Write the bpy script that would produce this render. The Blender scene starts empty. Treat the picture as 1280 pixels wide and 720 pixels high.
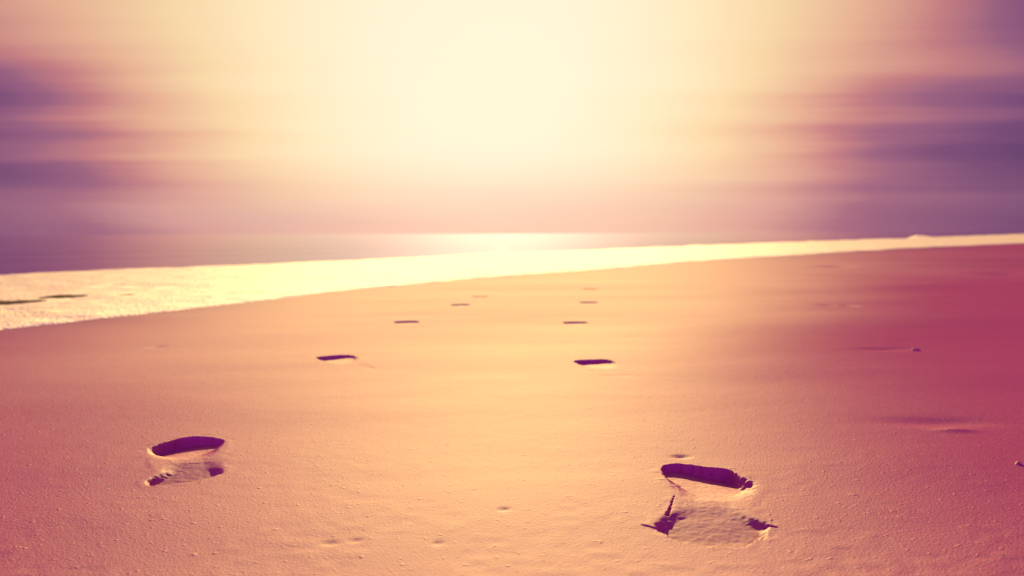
import bpy, math
import numpy as np

SC = bpy.context.scene
R = math.radians
EXPOSURE = 1.35
SUN_EL, SUN_AZ = 14.0, -0.5          # degrees; azimuth clockwise from +Y

# ------------------------------------------------------------------ helpers
def _hash(ix, iy, s):
    n = (ix.astype(np.int64) * 374761393 + iy.astype(np.int64) * 668265263 + s * 974634777) & 0x7fffffff
    n = ((n ^ (n >> 13)) * 1274126177) & 0x7fffffff
    n = (n ^ (n >> 16)) & 0xffff
    return n / 32767.5 - 1.0

def vnoise(x, y, s=0):
    """value noise in -1..1"""
    x = np.asarray(x, float); y = np.asarray(y, float)
    ix = np.floor(x); iy = np.floor(y)
    fx = x - ix; fy = y - iy
    fx = fx * fx * fx * (fx * (fx * 6 - 15) + 10); fy = fy * fy * fy * (fy * (fy * 6 - 15) + 10)
    a = _hash(ix, iy, s); b = _hash(ix + 1, iy, s); c = _hash(ix, iy + 1, s); d = _hash(ix + 1, iy + 1, s)
    return (a * (1 - fx) + b * fx) * (1 - fy) + (c * (1 - fx) + d * fx) * fy

def fbm(x, y, s=0, o=3):
    r = 0; a = 1; t = 0
    for k in range(o):
        r = r + a * vnoise(x * 2 ** k, y * 2 ** k, s + k * 17); t += a; a *= .5
    return r / t

def sstep(a, b, x):
    t = np.clip((x - a) / (b - a), 0, 1)
    return t * t * (3 - 2 * t)

def mesh_object(name, co, quads, mat, normals=None, attrs=None):
    me = bpy.data.meshes.new(name)
    n, q = len(co), len(quads)
    me.vertices.add(n); me.vertices.foreach_set('co', np.asarray(co, np.float32).ravel())
    me.loops.add(q * 4); me.polygons.add(q)
    me.loops.foreach_set('vertex_index', np.asarray(quads, np.int32).ravel())
    me.polygons.foreach_set('loop_start', np.arange(0, q * 4, 4, dtype=np.int32))
    me.polygons.foreach_set('loop_total', np.full(q, 4, np.int32))
    me.update(calc_edges=True)
    me.polygons.foreach_set('use_smooth', np.ones(q, bool))
    for k, v in (attrs or {}).items():
        a = me.attributes.new(k, 'FLOAT', 'POINT'); a.data.foreach_set('value', np.asarray(v, np.float32))
    if normals is not None:
        me.normals_split_custom_set_from_vertices(np.asarray(normals, np.float32).tolist())
    me.materials.append(mat)
    o = bpy.data.objects.new(name, me); SC.collection.objects.link(o)
    return o

def tag(o, label=None, cat=None, group=None, kind=None):
    if label: o['label'] = label
    if cat: o['category'] = cat
    if group: o['group'] = group
    if kind: o['kind'] = kind
    return o

def compact(co, quads, *arrs):
    used = np.unique(quads)
    m = np.full(len(co), -1, np.int64); m[used] = np.arange(len(used))
    return [co[used], m[quads]] + [a[used] for a in arrs]

class Nodes:
    def __init__(s, nt): s.nt = nt; s.n = nt.nodes; s.l = nt.links; s.n.clear()
    def new(s, t, **kw):
        x = s.n.new(t)
        for k, v in kw.items(): setattr(x, k, v)
        return x
    def put(s, sock, v):
        if isinstance(v, bpy.types.NodeSocket): s.l.new(v, sock)
        elif v is not None: sock.default_value = v
    def math(s, op, a, b=None, c=None, clamp=False):
        x = s.new('ShaderNodeMath', operation=op, use_clamp=clamp)
        s.put(x.inputs[0], a); s.put(x.inputs[1], b)
        if c is not None: s.put(x.inputs[2], c)
        return x.outputs[0]
    def mix(s, f, a, b, blend='MIX'):
        x = s.new('ShaderNodeMix', data_type='RGBA', blend_type=blend)
        s.put(x.inputs['Factor'], f); s.put(x.inputs['A'], a); s.put(x.inputs['B'], b)
        return x.outputs['Result']
    def ramp(s, v, stops, interp='LINEAR'):
        x = s.new('ShaderNodeValToRGB'); cr = x.color_ramp; cr.interpolation = interp
        while len(cr.elements) < len(stops): cr.elements.new(.5)
        for e, (p, c) in zip(cr.elements, stops): e.position = p; e.color = c
        s.put(x.inputs[0], v); return x.outputs[0]
    def noise(s, vec, scale, detail=3, rough=.55, dist=0):
        x = s.new('ShaderNodeTexNoise'); s.put(x.inputs['Vector'], vec)
        x.inputs['Scale'].default_value = scale; x.inputs['Detail'].default_value = detail
        x.inputs['Roughness'].default_value = rough; x.inputs['Distortion'].default_value = dist
        return x.outputs['Fac']
    def bump(s, h, dist, strength=1, normal=None):
        x = s.new('ShaderNodeBump'); s.put(x.inputs['Height'], h)
        x.inputs['Distance'].default_value = dist; x.inputs['Strength'].default_value = strength
        s.put(x.inputs['Normal'], normal); return x.outputs[0]
    def mapping(s, vec, scale, rot=0):
        x = s.new('ShaderNodeMapping'); s.put(x.inputs[0], vec)
        x.inputs['Scale'].default_value = scale; x.inputs['Rotation'].default_value = (0, 0, rot)
        return x.outputs[0]

def lin(r, g, b):
    f = lambda c: (c / 255) / 12.92 if c / 255 <= .04045 else ((c / 255 + .055) / 1.055) ** 2.4
    return (f(r), f(g), f(b), 1)

# ------------------------------------------------------------------ materials
def sand_material():
    m = bpy.data.materials.new('wet_sand'); m.use_nodes = True
    N = Nodes(m.node_tree)
    P = N.new('ShaderNodeNewGeometry').outputs['Position']
    wet = N.new('ShaderNodeAttribute', attribute_name='wet').outputs['Fac']
    streak = N.noise(N.mapping(P, (.35, 1.6, 1), R(-25)), 1.0, 4, .6)
    fine = N.noise(P, 260, 3, .7)
    med = N.noise(P, 28, 4, .6)
    vor = N.new('ShaderNodeTexVoronoi'); N.put(vor.inputs['Vector'], P); vor.inputs['Scale'].default_value = 330
    grain = N.math('LESS_THAN', N.new('ShaderNodeSeparateColor').outputs[0] if False else vor.outputs['Distance'], .22)
    dark = N.math('GREATER_THAN', N.noise(P, 150, 1, .5), .70)
    base = N.mix(streak, (.37, .066, .100, 1), (.41, .080, .112, 1))
    base = N.mix(N.math('MULTIPLY', N.math('SUBTRACT', fine, .5), 1.2, clamp=True), base, (.46, .13, .13, 1))
    base = N.mix(N.math('MULTIPLY', dark, .6), base, (.12, .02, .06, 1))
    base = N.mix(N.math('MULTIPLY', wet, .55), base, (.22, .032, .090, 1))
    press = N.math('MULTIPLY_ADD', N.new('ShaderNodeAttribute', attribute_name='press').outputs['Fac'], -.8, 1)
    crumb = N.math('MAXIMUM', N.math('SUBTRACT', N.noise(P, 95, 2, .5), .64), 0)
    patch = N.math('MULTIPLY_ADD', N.noise(P, 3.2, 3, .6), 1.6, -.35, clamp=True)
    n = N.bump(N.math('MULTIPLY', med, press), .0030, .12)
    n = N.bump(N.math('MULTIPLY', fine, N.math('MULTIPLY', press, patch)), .0008, .55, n)
    n = N.bump(N.math('MULTIPLY', vor.outputs['Distance'], press), .0004, .5, n)
    n = N.bump(N.math('MULTIPLY', crumb, press), .010, .4, n)
    b = N.new('ShaderNodeBsdfDiffuse'); b.inputs['Roughness'].default_value = .3
    N.put(b.inputs['Color'], base); N.put(b.inputs['Normal'], n)
    # film of water round the grains: a wide, weak sheen
    g = N.new('ShaderNodeBsdfGlossy', distribution='BECKMANN'); g.inputs['Color'].default_value = (.95, .92, .52, 1)
    N.put(g.inputs['Normal'], n)
    N.put(g.inputs['Roughness'], N.math('MULTIPLY_ADD', N.new('ShaderNodeAttribute', attribute_name='sheen_fall').outputs['Fac'], .15, N.math('MULTIPLY_ADD', streak, .10, ROUGH - .05)))
    mx = N.new('ShaderNodeMixShader')
    N.put(mx.inputs[0], N.math('MULTIPLY_ADD', N.new('ShaderNodeAttribute', attribute_name='sheen_fall').outputs['Fac'], .056, SHEEN))
    N.l.new(b.outputs[0], mx.inputs[1]); N.l.new(g.outputs[0], mx.inputs[2])
    N.l.new(mx.outputs[0], N.new('ShaderNodeOutputMaterial').inputs[0])
    return m

def water_material():
    m = bpy.data.materials.new('sea_water'); m.use_nodes = True
    N = Nodes(m.node_tree)
    P = N.new('ShaderNodeNewGeometry').outputs['Position']
    w1 = N.noise(N.mapping(P, (.5, 1.3, 1), R(35)), 1.1, 4, .55)
    w2 = N.noise(N.mapping(P, (.7, 1.2, 1), R(30)), 9, 3, .6)
    n = N.bump(w1, .012, .35); n = N.bump(w2, .001, .4, n)
    d = N.new('ShaderNodeBsdfDiffuse'); d.inputs['Color'].default_value = (.13, .03, .13, 1); N.put(d.inputs['Normal'], n)
    g = N.new('ShaderNodeBsdfGlossy', distribution='BECKMANN'); g.inputs['Color'].default_value = (.97, .92, .95, 1)
    g.inputs['Roughness'].default_value = .17; N.put(g.inputs['Normal'], n)
    g2 = N.new('ShaderNodeBsdfGlossy', distribution='BECKMANN'); g2.inputs['Color'].default_value = (1, .86, .95, 1)
    g2.inputs['Roughness'].default_value = .62; N.put(g2.inputs['Normal'], n)
    fr = N.new('ShaderNodeFresnel'); fr.inputs['IOR'].default_value = 1.33
    mx = N.new('ShaderNodeMixShader'); N.put(mx.inputs[0], N.math('MULTIPLY', fr.outputs[0], .95, clamp=True))
    m2 = N.new('ShaderNodeMixShader'); m2.inputs[0].default_value = .011
    N.l.new(d.outputs[0], mx.inputs[1]); N.l.new(g.outputs[0], mx.inputs[2])
    N.l.new(mx.outputs[0], m2.inputs[1]); N.l.new(g2.outputs[0], m2.inputs[2])
    N.l.new(m2.outputs[0], N.new('ShaderNodeOutputMaterial').inputs[0])
    return m

def foam_material():
    m = bpy.data.materials.new('sea_foam'); m.use_nodes = True
    N = Nodes(m.node_tree)
    P = N.new('ShaderNodeNewGeometry').outputs['Position']
    big = N.noise(N.mapping(P, (.6, 1.2, 1), R(30)), 2.2, 4, .6)
    small = N.noise(P, 45, 4, .65)
    vor = N.new('ShaderNodeTexVoronoi'); N.put(vor.inputs['Vector'], P); vor.inputs['Scale'].default_value = 60
    n = N.bump(big, .03, .6); n = N.bump(small, .006, .8, n); n = N.bump(vor.outputs['Distance'], .004, .6, n)
    col = N.mix(N.math('MULTIPLY', big, .9, clamp=True), (.95, .86, .36, 1), (.92, .78, .30, 1))
    d = N.new('ShaderNodeBsdfDiffuse'); N.put(d.inputs['Color'], col); N.put(d.inputs['Normal'], n)
    g = N.new('ShaderNodeBsdfGlossy', distribution='BECKMANN'); g.inputs['Color'].default_value = (1, .92, .68, 1); g.inputs['Roughness'].default_value = .85; N.put(g.inputs['Normal'], n)
    t = N.new('ShaderNodeBsdfTranslucent'); N.put(t.inputs['Color'], col); N.put(t.inputs['Normal'], n)
    m1 = N.new('ShaderNodeMixShader'); m1.inputs[0].default_value = .15
    N.l.new(d.outputs[0], m1.inputs[1]); N.l.new(t.outputs[0], m1.inputs[2])
    mx = N.new('ShaderNodeMixShader'); mx.inputs[0].default_value = .24
    N.l.new(m1.outputs[0], mx.inputs[1]); N.l.new(g.outputs[0], mx.inputs[2])
    N.l.new(mx.outputs[0], N.new('ShaderNodeOutputMaterial').inputs[0])
    return m

def stone_material(name, c):
    m = bpy.data.materials.new(name); m.use_nodes = True
    N = Nodes(m.node_tree)
    P = N.new('ShaderNodeNewGeometry').outputs['Position']
    b = N.new('ShaderNodeBsdfPrincipled')
    k = N.noise(P, 300, 3, .6)
    N.put(b.inputs['Base Color'], N.mix(k, c, tuple(v * .6 for v in c[:3]) + (1,)))
    b.inputs['Roughness'].default_value = .8
    N.put(b.inputs['Normal'], N.bump(k, .0006, .6))
    N.l.new(b.outputs[0], N.new('ShaderNodeOutputMaterial').inputs[0])
    return m

ROUGH = .69
SHEEN = .057
SAND, WATER, FOAM = sand_material(), water_material(), foam_material()

# ------------------------------------------------------------------ the shore line
SH_Y = np.array([-5000, -40, 0, 1.6, 2.91, 3.25, 3.92, 4.81, 6.30, 7.74, 10.33, 17.55, 24.07, 111, 6000.])
SH_X = np.array([-2600, -20.5, -2.75, -2.15, -1.72, -1.58, -1.32, -1.03, -.23, .77, 2.44, 7.97, 13.98, 94, 5523.])
UP_Y = np.array([-5000, -40, 0, 6.97, 7.99, 8.33, 10.04, 13.6, 17.61, 23.31, 43.56, 111.5, 6000.])
UP_X = np.array([-2609, -27, -6.6, -4.06, -3.60, -3.33, -2.19, -.50, 1.76, 5.50, 19.76, 64.7, 5493.])

def shore_x(y):
    y = np.asarray(y, float)
    w = sstep(0, 4, y) * .5 + .5
    return np.interp(y, SH_Y, SH_X) + w * (.05 * vnoise(y * .9, y * 0, 3) + .025 * vnoise(y * 3.1, y * 0, 5) + .010 * vnoise(y * 9.7, y * 0, 6)) * np.clip(y / 8, .6, 4)

def upper_x(y):
    return np.interp(y, UP_Y, UP_X) + (.16 * vnoise(np.asarray(y) * .8, 0 * y, 8)) * np.clip(np.abs(y) / 9, .5, 5)

# ------------------------------------------------------------------ beach relief
def base_h(x, y):
    d = shore_x(y) - x                                # >0 on the sea side
    far = 1 / (1 + np.abs(y) * .02)
    h = .0026 * fbm(x * .9 + y * .25, y * 2.3 - x * .5, 11) * far
    h = h + .0007 * fbm(x * 7, y * 9, 23) * np.exp(-np.hypot(x, y) * .35)
    # low swales on the right, running across the beach
    side = sstep(.35, 1.6, x / np.maximum(np.abs(y) * .5, .6))
    h = h + side * .0045 * fbm(x * .5, y * 1.25, 31, 2)
    # shallow scoop with a raised lip, right foreground
    e = ((x - .72) / .085) ** 2 + ((y - 1.47) / .035) ** 2
    h = h - .004 * np.exp(-e)
    h = h + .003 * np.exp(-(((x - .715) / .03) ** 2 + ((y - 1.405) / .014) ** 2))
    # small dimples
    for px, py, rx, ry, dep in ((-.0102, 1.007, .006, .006, .0018), (-.078, .897, .005, .005, .0016), (-.190, .898, .009, .007, .0018),
                                (-.165, .905, .006, .005, .0012), (.2423, 1.247, .012, .009, .003), (-1.023, 2.517, .016, .03, .002),
                                (1.467, 3.83, .03, .05, .005), (1.40, 3.86, .04, .04, .006), 
                                (1.02, 2.39, .07, .03, .004), (3.72, 6.70, .12, .12, .02), (3.04, 8.25, .12, .12, .02)):
        h = h - dep * np.exp(-(((x - px) / rx) ** 2 + ((y - py) / ry) ** 2))
    # fine crumbs of the near foreground
    near = np.exp(-np.maximum(y - .7, 0) * 3.0)
    h = h + .0005 * near * vnoise(x * 60, y * 60, 41) * (vnoise(x * 9, y * 9, 43) > -.1)
    # beach face dips under the sea
    return h - .028 * np.maximum(d, 0) * (1 / (1 + np.maximum(d, 0) * .01))

def wetness(x, y):
    d = x - shore_x(y)                                # distance landward
    w = np.exp(-np.maximum(d, 0) / (.10 + .03 * np.abs(y)) ) * .9
    side = sstep(.25, .6, x / np.maximum(np.abs(y), 1))
    w = w + side * .6 * sstep(.0, .5, fbm(x * .35 - y * .1, y * .8, 57, 2)) * sstep(2.2, 3.2, y)
    return np.clip(w, 0, 1)

def sheen_falloff(x, y):  # drier inland; highlight falloff and darker near corners shaped into the sheen
    d = (x - shore_x(y)) / (1 + .42 * np.maximum(y - 1.6, 0))
    return 1 - sstep(.5, 2.4, d + .25 * fbm(x * .8, y * .8, 71, 2))

# ------------------------------------------------------------------ footprints
PRINT_L = np.array([(-.5456, 1.2925), (-.5547, 1.3173), (-.548, 1.3428), (-.5351, 1.3638), (-.5244, 1.3855), (-.5043, 1.3935), (-.4817, 1.3875), (-.4532, 1.3705), (-.4465, 1.3463), (-.4355, 1.3054), (-.4275, 1.2668), (-.408, 1.2439), (-.4015, 1.2044), (-.3913, 1.1714), (-.3941, 1.1635), (-.4056, 1.1442), (-.4199, 1.1257), (-.438, 1.1186), (-.461, 1.1117), (-.4672, 1.1117), (-.4806, 1.1265), (-.4830, 1.1454), (-.4780, 1.1850), (-.5184, 1.2409), (-.5332, 1.2685)])
PRINT_R = np.array([(.1974, 1.1828), (.2067, 1.1993), (.2245, 1.2118), (.2473, 1.2029), (.2653, 1.1942), (.2844, 1.1815), (.2966, 1.1691), (.3046, 1.1339), (.3141, 1.1079), (.3083, 1.0798), (.2999, 1.0531), (.2871, 1.0278), (.2735, .9980), (.2765, .969), (.2852, .9499), (.2773, .9316), (.2627, .9043), (.2434, .8856), (.2218, .8812), (.1978, .8838), (.1751, .8934), (.1623, .9153), (.1532, .9383), (.1574, .9595), (.1756, .9931), (.1915, 1.0353), (.1992, 1.1059)])
# a sole outline in foot space (length along +v), for the prints further off
SOLE = np.array([(-.032, 0), (-.041, .03), (-.038, .075), (-.034, .12), (-.044, .17), (-.050, .21), (-.049, .250), (-.040, .270), (.005, .275), (.040, .270), (.050, .250), (.051, .20), (.044, .16), (.036, .12), (.038, .075), (.041, .03), (.030, 0), (0, -.008)])

def poly_sd(px, py, poly):
    """signed distance, positive inside"""
    d = np.full(px.shape, 1e9); inside = np.zeros(px.shape, bool)
    n = len(poly)
    for i in range(n):
        ax, ay = poly[i]; bx, by = poly[(i + 1) % n]
        ex, ey = bx - ax, by - ay
        t = np.clip(((px - ax) * ex + (py - ay) * ey) / (ex * ex + ey * ey), 0, 1)
        d = np.minimum(d, np.hypot(px - ax - t * ex, py - ay - t * ey))
        c = ((ay > py) != (by > py)) & (px < (bx - ax) * (py - ay) / (by - ay + 1e-12) + ax)
        inside ^= c
    return np.where(inside, d, -d)

def capsule_sd(px, py, a, b, ra, rb):
    ex, ey = b[0] - a[0], b[1] - a[1]
    t = np.clip(((px - a[0]) * ex + (py - a[1]) * ey) / (ex * ex + ey * ey), 0, 1)
    return (ra + (rb - ra) * t) - np.hypot(px - a[0] - t * ex, py - a[1] - t * ey)

def smooth_poly(poly, it=2):
    for _ in range(it):
        q = np.roll(poly, -1, 0)
        poly = np.stack([poly * .75 + q * .25, poly * .25 + q * .75], 1).reshape(-1, 2)
    return poly

class Print:
    def __init__(s, poly, heel, toe, depth, label, cracks=(), seed=0, rag=.0022):
        s.poly = smooth_poly(np.asarray(poly)); s.heel = np.array(heel); s.toe = np.array(toe)
        s.depth = depth; s.label = label; s.cracks = cracks; s.seed = seed; s.rag = rag
    lean = 0.0
    prof = [.72, .72, .68, .10, .10, .85, 1.0, 1.0]
    def inset(s, x, y):
        sd = poly_sd(x, y, s.poly)
        sd = sd + s.rag * (fbm(x * 130, y * 130, s.seed, 2) + .6 * vnoise(x * 210, y * 90, s.seed + 40)) + s.rag * .8 * vnoise(x * 45, y * 45, s.seed + 3)
        return sd
    def h(s, x, y):
        ax = s.toe - s.heel; L = np.hypot(*ax); ax = ax / L
        u = ((x - s.heel[0]) * ax[0] + (y - s.heel[1]) * ax[1]) / L
        prof = np.interp(u, [-.1, .04, .12, .42, .50, .86, .95, 1.1], s.prof)
        v = ((x - s.heel[0]) * ax[1] - (y - s.heel[1]) * ax[0]) / .05
        prof = prof * (1 + s.lean * np.clip(v, -1.2, 1.2) * sstep(.5, .8, u))
        sd = s.inset(x, y)
        mid = np.exp(-((u - .50) / .24) ** 2)
        wall = np.clip(sd / (.0065 + .034 * mid), 0, 1); wall = wall * wall * (3 - 2 * wall)
        z = -s.depth * prof * wall
        z = z + wall * (.00025 * fbm(x * 160, y * 160, s.seed + 9, 2) + .0005 * fbm(x * 30, y * 30, s.seed + 5, 2))
        for a, b, ra, rb, dp in s.cracks:
            cs = capsule_sd(x, y, a, b, ra, rb) + .0012 * fbm(x * 200, y * 200, s.seed + 12, 2)
            z = np.minimum(z, -dp * sstep(-.0004, .0035, cs))
        # sand squeezed up just outside the rim
        rim = np.exp(-((sd + .006) / .006) ** 2) * (sd < .001)
        z = z + rim * .0005 * (vnoise(x * 70, y * 70, s.seed + 21) * .7 + .1)
        return z
    def rect(s):
        a = s.poly.min(0) - .022; b = s.poly.max(0) + .022
        for c in s.cracks:
            for p in c[:2]: a = np.minimum(a, np.array(p) - .015); b = np.maximum(b, np.array(p) + .015)
        return a, b

def sole(cx, cy, ang, sc=1.0, flip=1, ls=1.0):
    """cx, cy = the toe end"""
    a = R(ang); q = SOLE * np.array([flip * sc, sc * ls]) - np.array([0, .27 * sc * ls])
    return np.stack([q[:, 0] * math.cos(a) - q[:, 1] * math.sin(a) + cx, q[:, 0] * math.sin(a) + q[:, 1] * math.cos(a) + cy], 1)

def far_print(cx, cy, ang, depth, label, seed, sc=1.0, flip=1):
    p = sole(cx, cy, ang, sc, flip); a = R(ang); L = .275 * sc
    pr = Print(p, (cx + math.sin(a) * L, cy - math.cos(a) * L), (cx, cy), depth, label, seed=seed, rag=.002)
    pr.prof = [.05, .05, .05, .06, .12, .80, 1.0, 1.0]
    return pr

PRINTS = [
    Print(PRINT_L, (-.437, 1.115), (-.500, 1.385), .0140, 'large near footprint at the left, its dark far wall a clean slanting band', seed=101, rag=.0014),
    Print(PRINT_R, (.218, .882), (.252, 1.198), .0135, 'nearest and biggest footprint, ragged edged with short cracks spreading from its heel',
          cracks=(((.1640, .9330), (.1421, .9516), .0045, .0012, .009), ((.1760, .9850), (.1995, 1.0640), .0028, .0006, .0065),
                  ((.2790, .9480), (.2880, .9400), .005, .002, .011)), seed=202, rag=.0024),
    far_print(-.475, 2.31, 26, .0085, 'second footprint back in the left hand row, a thin dark slanting dash', 303, 1.03),
    far_print(.199, 2.215, 9, .0100, 'second footprint back in the right hand row, a thick level dark dash', 404, 1.03, -1),
    far_print(-.396, 3.22, 18, .0060, 'third footprint back in the left hand row, a short brownish dash', 505, .95),
    far_print(.222, 3.18, 10, .0056, 'third footprint back in the right hand row, faint dash uneven in thickness', 606, .95, -1),
    far_print(-.240, 3.985, 12, .0052, 'small faint footprint fourth back on the left, nearer than the faintest left one', 707, .92),
    far_print(.351, 4.10, 8, .0052, 'small faint footprint fourth back on the right, between the dash and the foam', 808, .92, -1),
    far_print(-.165, 4.50, 5, .0032, 'barely visible last footprint of the left hand row, close below the foam', 909, .88),
    far_print(.452, 5.07, -5, .0032, 'barely visible last footprint of the right hand row, close below the foam', 111, .88, -1),
]

PRINTS[0].lean = -.42; PRINTS[1].lean = .38; PRINTS[2].lean = -.3; PRINTS[3].lean = -.25

# ------------------------------------------------------------------ the sand sheet
def grade(start, step, ratio, end):
    v = [start]; s = step
    while v[-1] < end: s *= ratio; v.append(v[-1] + s)
    return np.array(v)
H0 = .005
xs_mid = np.round(np.arange(-.9, .9001, H0), 5)
side = grade(.9, H0, 1.06, 6000)[1:]
XS = np.concatenate([-side[::-1], xs_mid, side])
ys_mid = np.round(np.arange(.6, 1.9001, H0), 5)
up = grade(1.9, H0, 1.028, 6000)[1:]
back = grade(-.6, .02, 1.3, 3000)[1:] * -1
YS = np.concatenate([-(-back[::-1])[::1], ys_mid, up]) if False else np.concatenate([np.sort(-grade(-.6, .02, 1.3, 3000)[1:]), ys_mid, up])

def normals_of(f, x, y, e):
    gx = (f(x + e, y) - f(x - e, y)) / (2 * e); gy = (f(x, y + e) - f(x, y - e)) / (2 * e)
    n = np.stack([-gx, -gy, np.ones_like(gx)], -1)
    return n / np.linalg.norm(n, axis=-1, keepdims=True)

nx, ny = len(XS), len(YS)
GX, GY = np.meshgrid(XS, YS)
GZ = base_h(GX, GY)
co = np.stack([GX, GY, GZ], -1).reshape(-1, 3)
nor = normals_of(base_h, GX, GY, .004).reshape(-1, 3)
wet = np.stack([wetness(GX, GY).ravel(), sheen_falloff(GX, GY).ravel()], 1)
keep = np.ones((ny - 1, nx - 1), bool)
idx = np.arange(nx * ny).reshape(ny, nx)
def biggest(m):
    lab = np.where(m, np.arange(1, m.size + 1).reshape(m.shape), 0)
    while True:
        p = np.pad(lab, 1); n = np.maximum.reduce([lab, p[:-2, 1:-1], p[2:, 1:-1], p[1:-1, :-2], p[1:-1, 2:]]) * m
        if (n == lab).all(): break
        lab = n
    v, c = np.unique(lab[lab > 0], return_counts=True)
    return lab == v[c.argmax()]
chunks_co, chunks_n, chunks_w, chunks_q, off = [co], [nor], [wet], [], len(co)
for pr in PRINTS:
    a, b = pr.rect()
    i0, i1 = np.searchsorted(XS, a[0]) - 1, np.searchsorted(XS, b[0]) + 1
    j0, j1 = np.searchsorted(YS, a[1]) - 1, np.searchsorted(YS, b[1]) + 1
    keep[j0:j1, i0:i1] = False
    tgt = .0013 if pr.poly[:, 1].mean() < 1.6 else .0026
    def refine(v):
        out = [v[0]]
        for p, q in zip(v[:-1], v[1:]):
            n = max(1, int(round((q - p) / tgt))); out += list(p + (q - p) * np.arange(1, n + 1) / n)
        return np.array(out)
    cx, cy = XS[i0:i1 + 1], YS[j0:j1 + 1]
    fx, fy = refine(cx), refine(cy)
    FX, FY = np.meshgrid(fx, fy)
    Zc = GZ[j0:j1 + 1, i0:i1 + 1]
    tmp = np.stack([np.interp(fx, cx, r) for r in Zc])
    FZ = np.stack([np.interp(fy, cy, tmp[:, k]) for k in range(len(fx))], 1)
    dep = pr.h(FX, FY)
    # the relief dies out exactly at the patch border
    edge = np.minimum(np.minimum(FX - fx[0], fx[-1] - FX), np.minimum(FY - fy[0], fy[-1] - FY))
    dep = dep * sstep(0, .004, edge)
    FZ = FZ + dep
    n = normals_of(lambda x, y: base_h(x, y) + pr.h(x, y), FX, FY, tgt * .6).reshape(-1, 3)
    c = np.stack([FX, FY, FZ], -1).reshape(-1, 3)
    w = np.stack([wetness(FX, FY).ravel(), sheen_falloff(FX, FY).ravel()], 1)
    k = np.arange(len(fx) * len(fy)).reshape(len(fy), len(fx))
    quads = np.stack([k[:-1, :-1], k[:-1, 1:], k[1:, 1:], k[1:, :-1]], -1)
    dm = np.minimum(np.minimum(dep[:-1, :-1], dep[:-1, 1:]), np.minimum(dep[1:, 1:], dep[1:, :-1]))
    is_print = dm < -.0009 if pr.depth > .007 else dm < -.0005
    is_print = biggest(is_print)
    c2, q2, n2, w2 = compact(c, quads[is_print], n, w)
    org = np.array([pr.poly[:, 0].mean(), pr.poly[:, 1].mean(), 0])
    o = mesh_object('footprint', c2 - org, q2, SAND, n2, {'wet': w2[:, 0], 'sheen_fall': w2[:, 1], 'press': np.clip(-(c2[:, 2] - base_h(c2[:, 0], c2[:, 1])) / .0025, 0, 1)}); o.location = org
    tag(o, pr.label, 'footprint', 'footprints in two rows across the wet sand')
    chunks_co.append(c); chunks_n.append(n); chunks_w.append(w); chunks_q.append(quads[~is_print] + off); off += len(c)
q = np.stack([idx[:-1, :-1], idx[:-1, 1:], idx[1:, 1:], idx[1:, :-1]], -1)[keep]
allq = np.concatenate([q] + chunks_q)
C, Q, NN, W = compact(np.concatenate(chunks_co), allq, np.concatenate(chunks_n), np.concatenate(chunks_w))
sand = mesh_object('beach_sand', C, Q, SAND, NN, {'wet': W[:, 0], 'sheen_fall': W[:, 1]})
tag(sand, kind='structure')

# ------------------------------------------------------------------ the sea
def sea_h(x, y, off):
    amp = sstep(0, 3, off)
    wob = .9 * vnoise(y * .12, off * .1, 77)
    ridge = lambda c, w, a: a * np.exp(-((off - c - wob * np.clip(c / 8, .3, 2)) / w) ** 2)
    near = ridge(6.2, .6, .009) + ridge(9.5, .9, .014) + ridge(15, 1.6, .022)
    chop = .006 * fbm(x * .9, y * 1.6, 83, 3) / (1 + off * .01)
    return -.006 + amp * (near + chop)
sy = np.concatenate([-grade(0, .3, 1.2, 4500)[::-1], grade(0, .05, 1.02, 5900)[1:]])
so = np.concatenate([grade(0, .02, 1.035, 5500)])
SO, SY = np.meshgrid(so, sy)
SX = shore_x(SY) - SO + .02
SZ = sea_h(SX, SY, SO)
k = np.arange(SO.size).reshape(SO.shape)
quads = np.stack([k[:-1, 1:], k[:-1, :-1], k[1:, :-1], k[1:, 1:]], -1).reshape(-1, 4)
sea = mesh_object('sea_water', np.stack([SX, SY, SZ], -1).reshape(-1, 3), quads, WATER)
tag(sea, kind='structure')

# ------------------------------------------------------------------ the wash of foam
fy = np.concatenate([-grade(0, .15, 1.12, 60)[::-1], np.arange(.03, 12, .03), grade(12, .03, 1.02, 5800)])
fu = np.linspace(0, 1, 150) ** 1.25
FU, FY = np.meshgrid(fu, fy)
A, B = shore_x(FY), upper_x(FY)
FX = A + (B - A) * FU
wd = np.maximum(A - B, .01); off_ = FU * wd
h = .004 + .007 * sstep(0, .25, off_) + .002 * sstep(.45, .9, FU)
sc = np.clip(FY / 25, 1, 2.2)
h = h * sc + (.006 * fbm(FX * 2.3, FY * 2.3, 91) + .005 * fbm(FX * 9, FY * 9, 95)) * sstep(0, .12, off_)
h = h + .03 * sstep(.86, .93, FU) * np.clip(vnoise(FX * .9, FY * .9, 97), 0, 1) ** 3 * sstep(3, 7, FY)
h = h + .13 * np.exp(-(((FX - 19.9) / .6) ** 2 + ((FY - 43.4) / 1.6) ** 2)) * sstep(.6, .8, FU)
taper = sstep(0, .03, off_) * sstep(0, .04, 1 - FU)
FZ = h * taper - .012 * (1 - taper)
FZ = np.where(off_ < .06, np.maximum(FZ, -.004), FZ)
k = np.arange(FU.size).reshape(FU.shape)
quads = np.stack([k[:-1, 1:], k[:-1, :-1], k[1:, :-1], k[1:, 1:]], -1)
mx, my = (FX[:-1, :-1] + FX[1:, 1:]) / 2, (FY[:-1, :-1] + FY[1:, 1:]) / 2
hole = np.zeros(mx.shape, bool)
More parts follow.
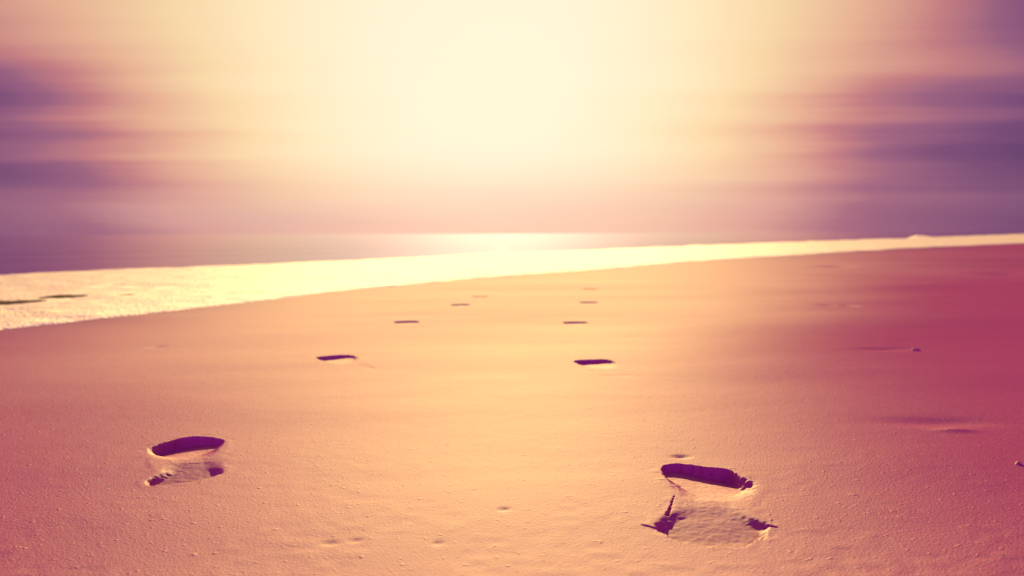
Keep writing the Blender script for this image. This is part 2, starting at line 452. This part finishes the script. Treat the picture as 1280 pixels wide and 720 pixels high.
for hx, hy, rx, ry in ((-2.36, 4.06, .20, .14), (-2.25, 4.41, .10, .15), (-2.0, 4.56, .035, .05), (-3.0, 4.6, .3, .12), (-2.9, 3.7, .25, .1)):
    hole |= ((mx - hx) / rx) ** 2 + ((my - hy) / ry) ** 2 < 1 + .45 * fbm(mx * 9, my * 9, 61, 2)
cf, qf = compact(np.stack([FX, FY, FZ], -1).reshape(-1, 3), quads[~hole])
foam = mesh_object('sea_foam', cf, qf, FOAM)
tag(foam, 'bright white wash of foam spread between the sea and the wet sand', 'foam', kind='stuff')

# ------------------------------------------------------------------ pebbles
import bmesh
def pebble(x, y, r, squash, seed, mat, label):
    bm = bmesh.new(); bmesh.ops.create_icosphere(bm, subdivisions=3, radius=r)
    for v in bm.verts:
        s = 1 + .18 * float(vnoise(np.array(v.co.x / r * 1.3 + seed), np.array(v.co.y / r * 1.3 + v.co.z / r), seed))
        v.co = (v.co.x * s * 1.25, v.co.y * s * .85, v.co.z * s * squash)
    for f in bm.faces: f.smooth = True
    me = bpy.data.meshes.new('pebble'); bm.to_mesh(me); bm.free(); me.materials.append(mat)
    o = bpy.data.objects.new('pebble', me); SC.collection.objects.link(o)
    z = float(base_h(np.array(x), np.array(y)))
    o.location = (x, y, z + r * squash * .1); o.rotation_euler = (0, 0, seed)
    tag(o, label, 'pebble', 'pale pebbles lying on the right of the beach')
PALE = stone_material('pale_stone', (.52, .22, .12, 1))
pebble(1.092, 2.366, .0085, .7, 3, PALE, 'small pale pebble half sunk in smooth sand, halfway up the right of the beach')
pebble(.6947, 1.192, .0042, .8, 7, PALE, 'tiny pale pebble at the far right edge, nearer than the other pebble')

# ------------------------------------------------------------------ sky
def build_world():
    w = bpy.data.worlds.new('World'); SC.world = w; w.use_nodes = True
    N = Nodes(w.node_tree)
    D = N.new('ShaderNodeTexCoord').outputs['Generated']
    sep = N.new('ShaderNodeSeparateXYZ'); N.put(sep.inputs[0], D)
    X, Y, Z = sep.outputs
    az = N.math('MULTIPLY', N.math('ARCTAN2', X, Y), 180 / math.pi)
    el = N.math('MULTIPLY', N.math('ARCSINE', Z), 180 / math.pi)
    # stratus lies in level banks across the view of the sea: use the rise over the seaward axis
    elb = N.math('MULTIPLY', N.math('ARCTANGENT', N.math('DIVIDE', Z, N.math('MAXIMUM', N.math('ABSOLUTE', Y), .35))), 180 / math.pi)
    aza = N.math('ABSOLUTE', N.math('ADD', az, 1.8))
    # glow of the veiled sun
    ga = N.math('POWER', N.math('DIVIDE', aza, 30.5), 2.0)
    ge = N.math('POWER', N.math('DIVIDE', N.math('SUBTRACT', el, 12.0), 42.0), 2.0)
    g = N.math('EXPONENT', N.math('MULTIPLY', N.math('ADD', ga, ge), -1.0))
    # streaks of stratus
    cv = N.new('ShaderNodeCombineXYZ')
    N.put(cv.inputs[0], N.math('MULTIPLY', az, .035)); N.put(cv.inputs[1], N.math('MULTIPLY', elb, .30))
    c1 = N.noise(cv.outputs[0], 1.0, 5, .5, .3)
    cv2 = N.new('ShaderNodeCombineXYZ')
    N.put(cv2.inputs[0], N.math('MULTIPLY', az, .02)); N.put(cv2.inputs[1], N.math('MULTIPLY', elb, .85)); cv2.inputs[2].default_value = 4.3
    c2 = N.noise(cv2.outputs[0], 1.0, 3, .5)
    side = N.math('MULTIPLY', N.math('DIVIDE', aza, 24.0, clamp=True), 1.0)
    side = N.math('MULTIPLY', side, side)
    # broad cloud bank between 2 and 11 degrees
    bank = N.math('EXPONENT', N.math('MULTIPLY', N.math('POWER', N.math('DIVIDE', N.math('SUBTRACT', elb, 6.0), 4.6), 2.0), -1.0))
    low = N.math('EXPONENT', N.math('MULTIPLY', N.math('POWER', N.math('DIVIDE', N.math('SUBTRACT', elb, .3), 3.3), 2.0), -1.0))
    streaks = N.math('ADD', N.math('MULTIPLY', N.math('SUBTRACT', c1, .5), .42), N.math('MULTIPLY', N.math('SUBTRACT', c2, .5), .30))
    band = N.math('EXPONENT', N.math('MULTIPLY', N.math('POWER', N.math('DIVIDE', N.math('SUBTRACT', elb, 5.0), 5.5), 2.0), -1.0))
    streaks = N.math('MULTIPLY', streaks, N.math('MULTIPLY_ADD', band, .95, .05))
    g = N.math('SUBTRACT', g, N.math('MULTIPLY', N.math('MULTIPLY', bank, side), .17))
    g = N.math('SUBTRACT', g, N.math('MULTIPLY', low, N.math('MULTIPLY_ADD', side, .16, .05)))
    g = N.math('ADD', g, N.math('MULTIPLY', streaks, N.math('MULTIPLY_ADD', side, .9, .22)), clamp=True)
    def mass(a0, aw, e0, ew, k):
        q = N.math('ADD', N.math('POWER', N.math('DIVIDE', N.math('SUBTRACT', az, a0), aw), 2.0), N.math('POWER', N.math('DIVIDE', N.math('SUBTRACT', elb, e0), ew), 2.0))
        return N.math('MULTIPLY', N.math('EXPONENT', N.math('MULTIPLY', q, -1.0)), k)
    for a in ((-34, 8, 9.0, 1.9, .22), (36, 8, 6.0, 4.0, .05), (36, 8, 14, 3.4, .22), (-36, 14, 15, 4, -.06), (31, 7, 10.4, 1.6, -.06)):
        g = N.math('SUBTRACT', g, mass(*a), clamp=True)
    col = N.ramp(g, [(0, lin(84, 50, 102)), (.14, lin(108, 63, 112)), (.28, lin(148, 90, 121)), (.40, lin(192, 122, 123)),
                     (.54, lin(226, 172, 140)), (.70, lin(244, 214, 162)), (.84, lin(251, 232, 188)), (.97, lin(253, 240, 207))])
    # mauve low cloud in front of the glow
    mv = N.math('MULTIPLY', low, N.math('MULTIPLY_ADD', N.math('SUBTRACT', c1, .5), 1.0, .95), clamp=True)
    col = N.mix(mv, col, N.ramp(g, [(0, lin(104, 64, 116)), (.30, lin(150, 98, 126)), (.50, lin(200, 152, 148)), (.68, lin(210, 174, 160)), (1, lin(228, 200, 178))]))
    # unseen sky behind the camera: added violet fill, strongest low for footprint walls
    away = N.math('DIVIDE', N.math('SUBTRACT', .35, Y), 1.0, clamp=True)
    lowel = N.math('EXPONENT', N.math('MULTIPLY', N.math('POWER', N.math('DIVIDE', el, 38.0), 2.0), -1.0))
    back_fill = N.mix(lowel, (.20, .045, .30, 1), VIOLET_FILL)
    col = N.mix(away, col, back_fill)
    sky = N.new('ShaderNodeTexSky', sky_type='NISHITA'); sky.sun_disc = False
    sky.sun_elevation = R(SUN_EL); sky.sun_rotation = R(SUN_AZ)
    K = 10 / 2 ** EXPOSURE
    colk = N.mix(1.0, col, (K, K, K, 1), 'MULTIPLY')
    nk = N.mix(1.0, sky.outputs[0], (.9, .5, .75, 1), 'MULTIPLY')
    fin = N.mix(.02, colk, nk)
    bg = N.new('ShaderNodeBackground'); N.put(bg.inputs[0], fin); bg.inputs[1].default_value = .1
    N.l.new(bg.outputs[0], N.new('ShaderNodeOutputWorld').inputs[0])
VIOLET_FILL = (.95, .09, 3.3, 1)  # added fill colour that tints the shaded footprint walls
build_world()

# ------------------------------------------------------------------ sun
sl = bpy.data.lights.new('sun', 'SUN'); sl.energy = 5.0; sl.angle = R(.6); sl.color = (1.0, .75, .40)
so_ = bpy.data.objects.new('sun', sl); SC.collection.objects.link(so_)
so_.rotation_euler = (R(90 - SUN_EL), 0, R(180 - SUN_AZ))
so_.rotation_euler = (-R(90 - SUN_EL), 0, R(-SUN_AZ))

# ------------------------------------------------------------------ camera
cam = bpy.data.cameras.new('camera'); co_ = bpy.data.objects.new('camera', cam); SC.collection.objects.link(co_)
cam.sensor_width = 36; cam.lens = 1100 / 1280 * 36; cam.clip_start = .02; cam.clip_end = 12000
co_.location = (0, 0, .32)
co_.rotation_mode = 'XYZ'
import mathutils
M = mathutils.Euler((R(90) - math.atan(68.1 / 1100), 0, 0)).to_matrix() @ mathutils.Matrix.Rotation(R(-.23), 3, 'Z')
co_.rotation_euler = M.to_euler()
cam.dof.use_dof = True; cam.dof.focus_distance = 1.15; cam.dof.aperture_fstop = 5.6
SC.camera = co_

SC.view_settings.view_transform = 'Standard'; SC.view_settings.look = 'None'
SC.view_settings.exposure = EXPOSURE; SC.view_settings.gamma = 1
SC.render.engine = 'CYCLES'
